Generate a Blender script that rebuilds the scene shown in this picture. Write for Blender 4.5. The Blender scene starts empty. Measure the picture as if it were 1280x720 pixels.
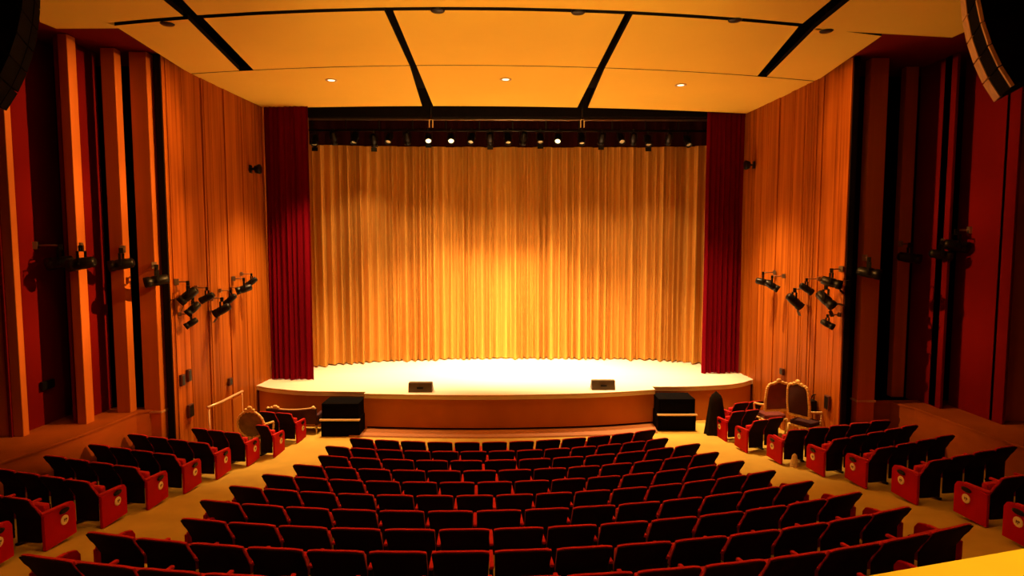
import bpy, math, random
from math import sin, cos, pi, radians, atan2, hypot
from mathutils import Vector, Matrix
random.seed(7)
scene = bpy.context.scene
col = scene.collection

# ------------------------------------------------------------------ helpers
class MB:
    """collects geometry and links it as one mesh object"""
    def __init__(self):
        self.v = []; self.f = []; self.s = []
    def add(self, vs, fs, smooth=False):
        o = len(self.v)
        self.v += [tuple(p) for p in vs]
        self.f += [tuple(i + o for i in f) for f in fs]
        self.s += [smooth] * len(fs)
        return self
    def box(self, x0, x1, y0, y1, z0, z1, M=None):
        vs = [Vector((x, y, z)) for z in (z0, z1) for y in (y0, y1) for x in (x0, x1)]
        if M is not None: vs = [M @ p for p in vs]
        return self.add(vs, [(0, 2, 3, 1), (4, 5, 7, 6), (0, 1, 5, 4), (2, 6, 7, 3), (0, 4, 6, 2), (1, 3, 7, 5)])
    def prism(self, pts, z0, z1, M=None):
        """pts: 2D polygon (x, y) extruded along z"""
        n = len(pts)
        vs = [Vector((p[0], p[1], z0)) for p in pts] + [Vector((p[0], p[1], z1)) for p in pts]
        if M is not None: vs = [M @ p for p in vs]
        fs = [tuple(range(n))[::-1], tuple(range(n, 2 * n))]
        fs += [(i, (i + 1) % n, n + (i + 1) % n, n + i) for i in range(n)]
        return self.add(vs, fs)
    def tube(self, path, r, n=10, smooth=True):
        path = [Vector(p) for p in path]
        rs = r if isinstance(r, (list, tuple)) else [r] * len(path)
        vs = []; fs = []
        up = None
        for i, p in enumerate(path):
            a = path[max(i - 1, 0)]; b = path[min(i + 1, len(path) - 1)]
            t = (b - a).normalized()
            if up is None:
                up = Vector((0, 0, 1)) if abs(t.z) < .9 else Vector((1, 0, 0))
            s = t.cross(up).normalized(); u = s.cross(t).normalized(); up = u
            for k in range(n):
                an = 2 * pi * k / n
                vs.append(p + (s * cos(an) + u * sin(an)) * rs[i])
        m = len(path)
        for i in range(m - 1):
            for k in range(n):
                fs.append((i * n + k, i * n + (k + 1) % n, (i + 1) * n + (k + 1) % n, (i + 1) * n + k))
        self.add(vs, fs, smooth)
        o = len(self.v) - m * n
        self.f.append(tuple(o + k for k in range(n))[::-1]); self.s.append(False)
        self.f.append(tuple(o + (m - 1) * n + k for k in range(n))); self.s.append(False)
        return self
    def lathe(self, prof, M=None, n=20, smooth=True):
        """prof: (radius, z) list"""
        vs = []; fs = []
        for (r, z) in prof:
            for k in range(n):
                a = 2 * pi * k / n
                p = Vector((r * cos(a), r * sin(a), z))
                vs.append(M @ p if M is not None else p)
        for i in range(len(prof) - 1):
            for k in range(n):
                fs.append((i * n + k, i * n + (k + 1) % n, (i + 1) * n + (k + 1) % n, (i + 1) * n + k))
        m = len(prof)
        self.add(vs, fs, smooth)
        o = len(self.v) - m * n
        self.f.append(tuple(o + k for k in range(n))[::-1]); self.s.append(False)
        self.f.append(tuple(o + (m - 1) * n + k for k in range(n))); self.s.append(False)
        return self
    def ball(self, c, r, n=8, sc=(1, 1, 1)):
        vs = []; fs = []
        for i in range(1, n):
            for k in range(n * 2):
                t = pi * i / n; a = pi * k / n
                vs.append((c[0] + r * sc[0] * sin(t) * cos(a), c[1] + r * sc[1] * sin(t) * sin(a), c[2] + r * sc[2] * cos(t)))
        m = n * 2
        for i in range(n - 2):
            for k in range(m):
                fs.append((i * m + k, (i + 1) * m + k, (i + 1) * m + (k + 1) % m, i * m + (k + 1) % m))
        vs.append((c[0], c[1], c[2] + r * sc[2])); vs.append((c[0], c[1], c[2] - r * sc[2]))
        T = len(vs) - 2; Bm = len(vs) - 1
        for k in range(m):
            fs.append((T, k, (k + 1) % m)); fs.append((Bm, (n - 2) * m + (k + 1) % m, (n - 2) * m + k))
        return self.add(vs, fs, True)
    def grid(self, rows, thick=None, smooth=True, closed=False):
        """rows of equally long point lists; thick = offset vector for a solid sheet"""
        m = len(rows); n = len(rows[0])
        vs = [Vector(p) for r in rows for p in r]
        fs = [(i * n + j, i * n + j + 1, (i + 1) * n + j + 1, (i + 1) * n + j) for i in range(m - 1) for j in range(n - 1)]
        if thick is None:
            return self.add(vs, fs, smooth)
        t = Vector(thick); N = len(vs)
        vs2 = vs + [p + t for p in vs]
        f2 = fs + [tuple(N + k for k in f[::-1]) for f in fs]
        edge = [j for j in range(n)] + [i * n + n - 1 for i in range(1, m)] + [(m - 1) * n + j for j in range(n - 2, -1, -1)] + [i * n for i in range(m - 2, 0, -1)]
        self.add(vs2, f2, smooth)
        o = len(self.v) - 2 * N
        for a, b in zip(edge, edge[1:] + edge[:1]):
            self.f.append((o + b, o + a, o + a + N, o + b + N)); self.s.append(False)
        return self
    def mesh(self, name, mat, bevel=0, seg=2):
        me = bpy.data.meshes.new(name)
        me.from_pydata(self.v, [], self.f)
        me.polygons.foreach_set('use_smooth', self.s)
        me.materials.append(mat)
        me.update()
        import bmesh
        bm = bmesh.new(); bm.from_mesh(me)
        bmesh.ops.recalc_face_normals(bm, faces=bm.faces)
        if bevel:
            ed = [e for e in bm.edges if len(e.link_faces) == 2 and e.calc_face_angle(0) > .5]
            bmesh.ops.bevel(bm, geom=ed, offset=bevel, segments=seg, affect='EDGES', profile=.6, clamp_overlap=True)
        bm.to_mesh(me); bm.free()
        return me
    def build(self, name, mat, parent=None, bevel=0, seg=2, loc=None, rz=0):
        return link(name, self.mesh(name, mat, bevel, seg), parent, loc, rz)

def link(name, me, parent=None, loc=None, rz=0):
    o = bpy.data.objects.new(name, me); col.objects.link(o)
    if parent is not None: o.parent = parent
    if loc is not None: o.location = loc
    if rz: o.rotation_euler = (0, 0, rz)
    return o

def tag(o, label=None, cat=None, group=None, kind=None):
    if label: o['label'] = label
    if cat: o['category'] = cat
    if group: o['group'] = group
    if kind: o['kind'] = kind
    return o

def empty(name, loc=(0, 0, 0), rz=0):
    o = bpy.data.objects.new(name, None); col.objects.link(o)
    o.location = loc; o.rotation_euler = (0, 0, rz); o.empty_display_size = .1
    return o

def struct(o):
    o['kind'] = 'structure'; return o

def copy_tree(o, parent=None):
    c = o.copy(); col.objects.link(c); c.parent = parent
    for ch in list(o.children): copy_tree(ch, c)
    return c

def T(x, y, z): return Matrix.Translation((x, y, z))
def RX(a): return Matrix.Rotation(a, 4, 'X')
def RY(a): return Matrix.Rotation(a, 4, 'Y')
def RZ(a): return Matrix.Rotation(a, 4, 'Z')

# ------------------------------------------------------------------ materials
def mat(name, c, rough=.6, metal=0, var=.12, scale=(6, 6, 6), bump=0, bscale=None, c2=None, spec=.5, detail=4, sheen=0, coat=0):
    m = bpy.data.materials.new(name); m.use_nodes = True
    nt = m.node_tree; N = nt.nodes; L = nt.links
    b = N['Principled BSDF']
    b.inputs['Roughness'].default_value = rough
    b.inputs['Metallic'].default_value = metal
    b.inputs['Specular IOR Level'].default_value = spec
    if sheen: b.inputs['Sheen Weight'].default_value = sheen
    if coat: b.inputs['Coat Weight'].default_value = coat
    tc = N.new('ShaderNodeTexCoord'); mp = N.new('ShaderNodeMapping'); mp.inputs['Scale'].default_value = scale
    L.new(tc.outputs['Object'], mp.inputs['Vector'])
    no = N.new('ShaderNodeTexNoise'); no.inputs['Scale'].default_value = 1; no.inputs['Detail'].default_value = detail
    L.new(mp.outputs['Vector'], no.inputs['Vector'])
    rp = N.new('ShaderNodeValToRGB')
    lo = [x * (1 - var) for x in c]; hi = list(c2) if c2 else [min(1, x * (1 + var)) for x in c]
    rp.color_ramp.elements[0].color = (*lo, 1); rp.color_ramp.elements[1].color = (*hi, 1)
    rp.color_ramp.elements[0].position = .3; rp.color_ramp.elements[1].position = .7
    L.new(no.outputs['Fac'], rp.inputs['Fac']); L.new(rp.outputs['Color'], b.inputs['Base Color'])
    if bump:
        n2 = N.new('ShaderNodeTexNoise'); n2.inputs['Scale'].default_value = bscale or 40; n2.inputs['Detail'].default_value = 3
        L.new(tc.outputs['Object'], n2.inputs['Vector'])
        bp = N.new('ShaderNodeBump'); bp.inputs['Strength'].default_value = bump; bp.inputs['Distance'].default_value = .01
        L.new(n2.outputs['Fac'], bp.inputs['Height']); L.new(bp.outputs['Normal'], b.inputs['Normal'])
    return m

def glow(name, c, e):
    m = bpy.data.materials.new(name); m.use_nodes = True
    b = m.node_tree.nodes['Principled BSDF']
    b.inputs['Base Color'].default_value = (*c, 1)
    b.inputs['Emission Color'].default_value = (*c, 1); b.inputs['Emission Strength'].default_value = e
    return m

M = {}
M['carpet'] = mat('tan_carpet', (.58, .40, .08), .95, var=.10, scale=(1.5, 1.5, 1.5), bump=.4, bscale=90, spec=.1)
M['ceiling'] = mat('ceiling_panel_veneer', (.92, .62, .09), .75, var=.03, scale=(.5, .5, .5), spec=.15)
M['wood'] = mat('reddish_wood_slats', (.37, .085, .006), .55, var=.30, scale=(9, 9, .25), c2=(.54, .15, .012), spec=.12)
M['pier'] = mat('warm_oak_pier', (.55, .16, .022), .55, var=.1, scale=(6, 6, .3), spec=.25)
M['redpanel'] = mat('dark_red_wall_panel', (.15, .002, .001), .8, var=.1, scale=(1, 1, .3), spec=.1)
M['black'] = mat('black_painted_surface', (.008, .005, .005), .85, var=.2, spec=.1)
M['parapet'] = mat('brown_wood_parapet', (.36, .09, .012), .6, var=.1, scale=(2, 2, 6), spec=.2)
M['stagefloor'] = mat('pale_stage_boards', (.80, .72, .60), .55, var=.04, scale=(.5, 6, 1), spec=.2)
M['stagefront'] = mat('brown_stage_fascia', (.46, .14, .012), .6, var=.1, scale=(1.2, 1.2, .6), spec=.2)
M['nosing'] = mat('pale_wood_nosing', (.62, .40, .20), .5, var=.05)
M['pit'] = mat('brown_pit_boards', (.40, .15, .045), .6, var=.08, scale=(1, 8, 1))
M['gold'] = mat('gold_velour', (.62, .30, .055), .9, var=.2, scale=(14, 14, .15), spec=.06)
M['redvelour'] = mat('crimson_velour', (.13, .001, .006), .9, var=.25, scale=(10, 10, .2), spec=.03)
M['maroon'] = mat('dark_maroon_border_cloth', (.02, .002, .002), .9, var=.3, scale=(8, 8, .3), spec=.05)
M['seatred'] = mat('red_seat_fabric', (.60, .010, .014), .85, var=.12, scale=(20, 20, 20), bump=.15, bscale=200, spec=.15, sheen=.15)
M['shell'] = mat('dark_seat_shell', (.012, .003, .004), .8, var=.2, spec=.08)
M['panelred'] = mat('red_laminate_end_panel', (.48, .002, .008), .6, var=.08, scale=(3, 3, 3), spec=.08)
M['iron'] = mat('dark_cast_iron', (.012, .006, .006), .7, var=.1, spec=.2)
M['plate'] = mat('cream_number_plate', (.98, .86, .62), .4, var=.03)
M['ink'] = mat('dark_plate_ink', (.10, .03, .02), .6, var=.05)
M['can'] = mat('black_fixture_enamel', (.005, .004, .004), .4, var=.1, spec=.25)
M['steel'] = mat('dull_steel', (.35, .26, .2), .4, metal=.8, var=.1)
M['spk'] = mat('black_speaker_cabinet', (.0025, .002, .0025), .9, var=.2, bump=.3, bscale=120, spec=.04)
M['grille'] = mat('tan_speaker_grille_frame', (.55, .33, .15), .5, var=.15, scale=(12, 12, 12))
M['gilt'] = mat('carved_gilt_frame', (.95, .62, .24), .40, metal=.15, var=.2, scale=(40, 40, 40), bump=.6, bscale=60)
M['burg'] = mat('burgundy_upholstery', (.16, .010, .014), .8, var=.25, scale=(6, 6, 6), sheen=.3)
M['darkburg'] = mat('deep_plum_upholstery', (.045, .004, .008), .85, var=.3, scale=(6, 6, 6))
M['olive'] = mat('olive_brown_upholstery', (.20, .13, .045), .8, var=.35, scale=(7, 7, 7))
M['coat'] = mat('black_wool_cloth', (.012, .008, .006), .95, var=.3, scale=(7, 7, 7), spec=.1)
M['yellow'] = mat('yellow_varnished_rail', (.90, .62, .02), .45, var=.05, scale=(3, 3, 3), spec=.3)
M['brass'] = mat('pale_brass_rail', (.85, .62, .34), .35, metal=.3, var=.05)
M['box'] = mat('dark_wall_box', (.10, .025, .010), .6, var=.1)
M['paper'] = mat('pale_crumpled_cloth', (.85, .70, .48), .8, var=.15, scale=(20, 20, 20))
M['lens'] = glow('lit_lens', (1, .80, .38), 2.5)
M['lens2'] = mat('unlit_lens_glass', (.75, .68, .45), .08, var=.3, scale=(20, 20, 20), spec=.8)
M['down'] = glow('downlight_lamp', (1, .80, .5), 3.0)

# ------------------------------------------------------------------ camera
CH = 4.71
camd = bpy.data.cameras.new('camera'); cam = bpy.data.objects.new('camera', camd); col.objects.link(cam)
camd.sensor_width = 36; camd.lens = 36 * 760 / 1280
cam.location = (0, 0, CH); cam.rotation_euler = (pi / 2 - math.atan(56 / 760), 0, 0)
camd.clip_start = .05
scene.camera = cam

# ------------------------------------------------------------------ raked floor
XC, YC, R0, DR = -.969, 21.868, 10.0325, .7265
def fz(r):
    i = (r - R0) / DR
    return max(0, .0848 * i + .0021 * i * i) if i > 0 else 0
def floorz(x, y): return fz(hypot(x - XC, YC - y))
b = MB()
rows = []
r = 3.0
while r < 32:
    rows.append([(XC + r * sin(radians(a)), YC - r * cos(radians(a)), fz(r)) for a in range(-100, 101, 4)])
    r += .6 if r < 9 else .36
b.grid(rows, thick=(0, 0, -.15))
o = struct(b.build('floor', M['carpet']))

# ------------------------------------------------------------------ stage
def smooth_line(pts, k=6):
    out = []
    n = len(pts)
    for i in range(n - 1):
        p0 = Vector(pts[max(i - 1, 0)]); p1 = Vector(pts[i]); p2 = Vector(pts[i + 1]); p3 = Vector(pts[min(i + 2, n - 1)])
        for j in range(k):
            t = j / k
            out.append(.5 * ((2 * p1) + (-p0 + p2) * t + (2 * p0 - 5 * p1 + 4 * p2 - p3) * t * t + (-p0 + 3 * p1 - 3 * p2 + p3) * t ** 3))
    out.append(Vector(pts[-1]))
    return out
SZ = .935
thrust = smooth_line([(-3.72, 15.07), (-2.4, 14.96), (-1.2, 14.92), (0, 14.94), (1.6, 15.07), (2.65, 15.24), (3.70, 15.50)])
wingL = smooth_line([(-6.72, 15.90), (-6.3, 15.66), (-5.4, 15.36), (-4.6, 15.30), (-3.72, 15.26)])
wingR = smooth_line([(3.70, 15.82), (4.65, 15.84), (5.67, 16.02), (6.2, 16.25), (6.62, 16.6)])
front = wingL + thrust + wingR
b = MB()
b.prism([(p.x, p.y) for p in front] + [(9, 17.6), (9, 22.2), (-9, 22.2), (-9, 16.9)], SZ - .12, SZ)
struct(b.build('stage_floor', M['stagefloor'])); 
def wallstrip(line, z0, z1, dy, th=.06):
    b = MB()
    b.grid([[(p.x, p.y + dy, z0) for p in line], [(p.x, p.y + dy, z1) for p in line]], thick=(0, th, 0), smooth=False)
    return b
struct(wallstrip(thrust, .09, SZ - .035, .02).build('wall_stage_front', M['stagefront']))
b = wallstrip(thrust, 0, .095, .09); struct(b.build('baseboard_stage', M['black']))
struct(wallstrip(wingL, 0, SZ - .035, .02).build('wall_stage_front_left', M['stagefront']))
struct(wallstrip(wingR, 0, SZ - .035, .02).build('wall_stage_front_right', M['stagefront']))
b = MB(); b.box(-3.74, -3.68, 15.09, 15.34, .0, SZ - .04); b.box(3.66, 3.72, 15.52, 15.9, .0, SZ - .04)
struct(b.build('trim_thrust_ends', M['stagefront']))
b = MB()
for ln in (thrust, wingL, wingR):
    b.grid([[(p.x, p.y - .01, SZ - .035) for p in ln], [(p.x, p.y - .01, SZ - .004) for p in ln]], thick=(0, .07, 0), smooth=False)
struct(b.build('trim_stage_nosing', M['nosing']))
# pit cover strip on the floor before the thrust
b = MB()
ps = smooth_line([(-3.98, 14.52), (-2.4, 14.42), (-1.2, 14.39), (0, 14.40), (1.6, 14.52), (2.65, 14.62), (3.62, 14.80)])
b.grid([[(p.x, p.y, .0) for p in ps], [(p.x, p.y + .02, .035) for p in ps], [(q.x, q.y + .10, .035) for q in thrust]], smooth=False)
o = b.build('floor_pit_cover', M['pit']); struct(o)

# stage house
def plane_box(name, x0, x1, y0, y1, z0, z1, m): 
    b = MB(); b.box(x0, x1, y0, y1, z0, z1); return struct(b.build(name, m))
plane_box('wall_stage_back', -9.2, 9.2, 22.2, 22.4, 0, 12, M['black'])
plane_box('wall_stage_left', -9.2, -9.0, 16.9, 22.2, 0, 12, M['black'])
plane_box('wall_stage_right', 9.0, 9.2, 17.6, 22.2, 0, 12, M['black'])
plane_box('ceiling_stage', -9.2, 9.2, 17.4, 22.4, 11.8, 12, M['black'])
# proscenium header above the ceiling edge
plane_box('wall_proscenium', -7.2, 7.2, 17.65, 17.75, 8.30, 11.9, M['black'])

# ------------------------------------------------------------------ ceiling
ZC = 8.36
plane_box('ceiling_deck', -10.3, 10.3, -5, 18.0, 9.1, 9.3, M['black'])
def front_y(x): return 16.58 + .013 * x * x + .05 * x if abs(x) > 0 else 16.58
def seam_y(x): return 12.84 + .019 * x * x + .045 * x
def gapf_y(x): return 9.87 + .021 * x * x + .042 * x
def gapb_y(x): return gapf_y(x) - .14
def ceil_panel(xn0, xn1, xf0, xf1, yn, yf, th=.09, nx=10, ny=6):
    """xn*: left and right x at the near edge, xf*: at the far edge, yn/yf: functions of x (or numbers)"""
    rows = []
    for j in range(ny + 1):
        t = j / ny; row = []
        for i in range(nx + 1):
            s = i / nx
            xn = xn0 + (xn1 - xn0) * s; xf = xf0 + (xf1 - xf0) * s
            a = yn(xn) if callable(yn) else yn; c = yf(xf) if callable(yf) else yf
            row.append((xn + (xf - xn) * t, a + (c - a) * t, ZC))
        rows.append(row)
    b = MB(); b.grid(rows, thick=(0, 0, th), smooth=False)
    o = struct(b.build('ceiling', M['ceiling']))
    o.data.materials.append(M['black'])                  # the panel edges and backs are black
    for p in o.data.polygons:
        if p.normal.z > -.5: p.material_index = 1
    return o
sy2 = lambda x: seam_y(x) + .02
# front bay: three panels
ceil_panel(-6.95, -2.11, -6.71, -2.40, sy2, front_y)
ceil_panel(-1.97, 1.78, -2.10, 1.76, sy2, front_y)
ceil_panel(1.94, 6.87, 2.05, 6.62, sy2, front_y)
# second bay: five panels
sy1 = lambda x: seam_y(x) - .02
ceil_panel(-6.69, -5.30, -6.95, -5.78, gapf_y, sy1)
ceil_panel(-5.02, -2.01, -5.46, -2.11, gapf_y, sy1)
ceil_panel(-1.87, 1.80, -1.97, 1.78, gapf_y, sy1)
ceil_panel(1.93, 4.84, 1.94, 5.37, gapf_y, sy1)
ceil_panel(5.16, 6.53, 5.60, 6.87, gapf_y, sy1)
# near bay, running back over the audience
ceil_panel(-7.25, -5.24, -6.73, -5.30, 9.35, gapb_y)
ceil_panel(-4.94, 4.80, -5.05, 4.84, 9.35, gapb_y)
ceil_panel(5.08, 7.9, 5.16, 7.83, 9.35, lambda x: 10.72 + (x - 5.16) * .15)
b = MB(); b.prism([(-7.15, 9.40), (-7.82, 10.37), (-7.78, 10.68), (-6.65, 10.66)], ZC + .003, ZC + .09); struct(b.build('ceiling', M['ceiling']))
ceil_panel(-7.25, -5.2, -7.25, -5.24, -4.9, 9.35)
ceil_panel(-4.9, 4.85, -4.94, 4.80, -4.9, 9.35)
ceil_panel(5.15, 7.9, 5.08, 7.9, -4.9, 9.35)
# dark red soffits outside the panels
b = MB(); b.box(-10.3, -6.6, 10.6, 17.2, 8.48, 8.56); b.box(-10.3, -7.2, -4.9, 10.6, 8.48, 8.56); struct(b.build('ceiling_soffit_left', M['redpanel']))
b = MB(); b.box(6.5, 10.3, 11.0, 17.9, 8.48, 8.56); b.box(7.8, 10.3, -4.9, 11.0, 8.48, 8.56); struct(b.build('ceiling_soffit_right', M['redpanel']))

# ------------------------------------------------------------------ side walls: slatted wood
def slat_wall(name, x, y0, y1, side, splay, th=.14):
    """vertical boards of uneven width and depth on a backing; side = +1 when the hall lies towards +x"""
    b = MB()
    back = x - side * th
    b.box(min(x - side * .06, back), max(x - side * .06, back), y0, y1, -.1, 8.46)
    y = y0
    rnd = random.Random(31 if side > 0 else 77)
    while y < y1 - .02:
        w = rnd.choice([.05, .07, .09, .12, .16, .22, .30]); w = min(w, y1 - y)
        d = rnd.choice([.0, .006, .012, .018, .028])
        xa = x - side * d; xb = x - side * .08
        b.box(min(xa, xb), max(xa, xb), y + .0015, y + w - .0015, .0, 8.46)
        y += w
    b.v = [(p[0] + splay * (y1 - p[1]) / (y1 - y0), p[1], p[2]) for p in b.v]   # the wall opens slightly towards the audience
    return struct(b.build(name, M['wood']))
slat_wall('wall_left', -6.72, 12.4, 16.95, 1, -.25)
def wxl(y): return -6.72 - .25 * (16.95 - y) / 4.55
def wxr(y): return 6.62 + .26 * (17.85 - y) / 5.25
slat_wall('wall_right', 6.62, 12.6, 17.85, -1, .26)
# near end faces of the slatted walls (dark returns)
b = MB(); b.box(-7.12, -7.0, 12.37, 12.4, 0, 8.46); struct(b.build('wall_left_return', M['black']))
b = MB(); b.box(6.92, 7.03, 12.57, 12.6, 0, 8.46); struct(b.build('wall_right_return', M['black']))
# dark backing
b = MB(); b.box(-10.3, -7.1, 13.3, 13.4, 0, 9.1); b.box(-10.4, -10.3, -5, 13.2, 0, 9.1); struct(b.build('wall_left_rear', M['black']))
b = MB(); b.box(7.0, 10.3, 14.1, 14.2, 0, 9.1); b.box(10.3, 10.4, -5, 14.2, 0, 9.1); struct(b.build('wall_right_rear', M['black']))
plane_box('wall_back', -10.4, 10.4, -5.2, -5, 0, 9.1, M['maroon'])
# red panels
def panel(name, x0, x1, y0, y1, z0=1.25, z1=8.46):
    b = MB(); b.box(x0, x1, y0, y1, z0, z1); return struct(b.build(name, M['redpanel'], bevel=.01))
panel('wall_left_panel', -8.31, -8.25, 11.3, 12.35)
panel('wall_left_panel', -8.83, -8.77, 10.45, 11.9)
panel('wall_right_panel', 8.80, 8.86, 12.3, 13.38)
panel('wall_right_panel', 9.20, 9.26, 11.2, 12.62)
# piers: near x-range, y near, y far
def pier(name, x0, x1, y0, y1, z0=1.31, z1=8.46):
    b = MB(); b.box(x0, x1, y0, y1, z0, z1); return struct(b.build(name, M['pier'], bevel=.012))
pier('trim_pier', -7.53, -7.19, 12.24, 12.48, 0)
pier('trim_pier', -7.93, -7.66, 12.0, 12.20)
pier('trim_pier', -8.17, -8.0, 11.22, 11.44)
pier('trim_pier', -9.5, -8.60, 10.49, 10.62)
pier('trim_pier', 7.30, 7.66, 12.64, 12.86, 0)
pier('trim_pier', 8.40, 8.67, 13.25, 13.42)
pier('trim_pier', 8.80, 8.94, 12.43, 12.65)
pier('trim_pier', 9.20, 9.9, 11.43, 11.52)
b = MB(); b.box(-7.55, -7.17, 12.22, 12.50, 1.24, 1.28); struct(b.build('trim_pier_band', M['nosing']))
b = MB(); b.box(7.28, 7.68, 12.62, 12.88, 1.36, 1.40); struct(b.build('trim_pier_band', M['nosing']))
# parapets along both sides
def parapet(name, inner, outer_x):
    n = len(inner)
    pts = list(inner) + [(outer_x, inner[-1][1]), (outer_x, inner[0][1])]
    b = MB(); b.prism(pts, 0, 1.27)
    o = struct(b.build(name, M['parapet']))
    s = 1 if outer_x > 0 else -1
    c = MB(); c.prism([(p[0] - s * .03, p[1]) for p in inner] + [(outer_x, inner[-1][1]), (outer_x, inner[0][1])], 1.27, 1.31)
    struct(c.build(name.replace('wall', 'trim') + '_cap', M['parapet']))
parapet('wall_left_parapet', [(-7.22, 12.42), (-7.59, 12.06), (-7.70, 10.67), (-7.92, 9.6), (-8.15, 8.6), (-8.5, 5.0), (-8.6, -4.9)], -10.3)
parapet('wall_right_parapet', [(7.42, 13.0), (8.14, 12.87), (8.38, 12.42), (8.45, 11.25), (8.6, 9.9), (8.9, 7), (9.1, -4.9)], 10.3)
# small boxes and plates on the walls
def wall_box(x, y, z, side, w=.16, h=.22, label='', m='box', name='wall_box'):
    if abs(x) < 7: x = wxl(y) + .002 if side > 0 else wxr(y) - .002
    t = empty(name, (x, y, z)); tag(t, label, 'wall box')
    b = MB(); b.box(0 if side > 0 else -.06, .06 if side > 0 else 0, -w / 2, w / 2, 0, h); b.build('housing', M[m], t, bevel=.008)
    c = MB(); xx = .061 * side
    c.box(min(xx, xx + .006 * side), max(xx, xx + .006 * side), -w / 2 + .02, w / 2 - .02, .025, h - .025); c.build('cover_plate', M['can'], t)
    return t
wall_box(-6.70, 14.51, 1.28, 1, .15, .18, 'small dark square wall box on left wood wall, nearest the stage')
wall_box(-6.70, 12.85, .98, 1, .20, .28, 'dark upright wall box low on left wood wall beside the handrail')
wall_box(-6.70, 12.60, 1.72, 1, .13, .24, 'narrow dark wall box on left wood wall next to the pier gap')
wall_box(-6.70, 12.84, 1.76, 1, .13, .26, 'brown wall box, stage side of the upper pair on left wood wall')
wall_box(6.60, 14.96, 1.44, -1, .17, .16, 'small dark square wall box on right wood wall above the gilt armchair')
wall_box(6.60, 12.95, 1.12, -1, .18, .30, 'brown upright wall box low on right wood wall beside the pier gap')
wall_box(-8.75, 11.25, 1.98, 1, .30, .16, 'small dark plate low on the outermost dark red panel, left side', 'can')

# ------------------------------------------------------------------ curtains
def pleated(line, z0, z1, amp, wl, seed, flare=.0, nz=14, name='', m=None, parent=None):
    rnd = random.Random(seed)
    # arc length sampling
    seg = [0]
    for p, q in zip(line, line[1:]): seg.append(seg[-1] + (q - p).length)
    Ltot = seg[-1]; n = int(Ltot / (wl / 10))
    phs = []; s = 0; ph = 0
    ws = []
    while s < Ltot:
        w = wl * rnd.uniform(.65, 1.4); ws.append((s, w, rnd.uniform(.55, 1.25))); s += w
    base = []
    for i in range(n + 1):
        s = Ltot * i / n
        k = max(j for j in range(len(seg)) if seg[j] <= s + 1e-9); k = min(k, len(line) - 2)
        t = (s - seg[k]) / max(seg[k + 1] - seg[k], 1e-9)
        p = line[k].lerp(line[k + 1], t); d = (line[k + 1] - line[k]).normalized()
        j = max(q for q in range(len(ws)) if ws[q][0] <= s)
        u = (s - ws[j][0]) / ws[j][1]
        off = abs(sin(pi * u)) ** .85 * ws[j][2]        # round folds, sharp valleys
        sh = sin(2 * pi * u) * .25
        base.append((p, Vector((-d.y, d.x)), d, off, sh, j))
    rows = []
    for zi in range(nz + 1):
        t = zi / nz; z = z0 + (z1 - z0) * t
        A = amp * (1.15 - .45 * t)
        row = []
        for (p, nrm, d, off, sh, j) in base:
            q = p - nrm * (off * A) + d * (sh * wl * .3) 
            hem = .02 * sin(j * 2.3) if zi == 0 else 0
            row.append((q.x, q.y + .012 * sin(z * 1.3 + j), z + abs(hem)))
        rows.append(row)
    b = MB(); b.grid(rows)
    return b.build(name, m, parent)
cl = smooth_line([(-6.75, 17.95), (-6.07, 18.5), (-4.6, 19.18), (-2.87, 19.60), (0, 19.85), (2.64, 19.80), (4.7, 19.55), (5.84, 19.05), (6.7, 18.6)], 8)
o = pleated(cl, SZ + .02, 9.8, .33, .23, 5, name='stage_curtain', m=M['gold'])
tag(o, 'wide gold pleated stage curtain hanging across the back of the stage', 'curtain')
o = pleated([Vector((-6.70, 16.72)), Vector((-6.0, 16.62)), Vector((-5.45, 16.60))], SZ + .01, 9.2, .10, .15, 9, name='side_curtain', m=M['redvelour'])
tag(o, 'narrow dark crimson side curtain at the left edge of the stage', 'curtain', None)
o = pleated([Vector((5.50, 17.45)), Vector((6.0, 17.47)), Vector((6.60, 17.55))], SZ + .01, 9.2, .10, .15, 12, name='side_curtain', m=M['redvelour'])
tag(o, 'narrow dark crimson side curtain at the right edge of the stage', 'curtain', None)
o = pleated(smooth_line([(-5.95, 18.12), (-4.6, 18.5), (0, 18.75), (4.6, 18.7), (6.05, 18.35)]), 7.60, 10.8, .05, .3, 15, nz=3, name='border_curtain', m=M['maroon'])
tag(o, 'dark maroon border curtain behind the row of stage lights', 'curtain')

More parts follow.
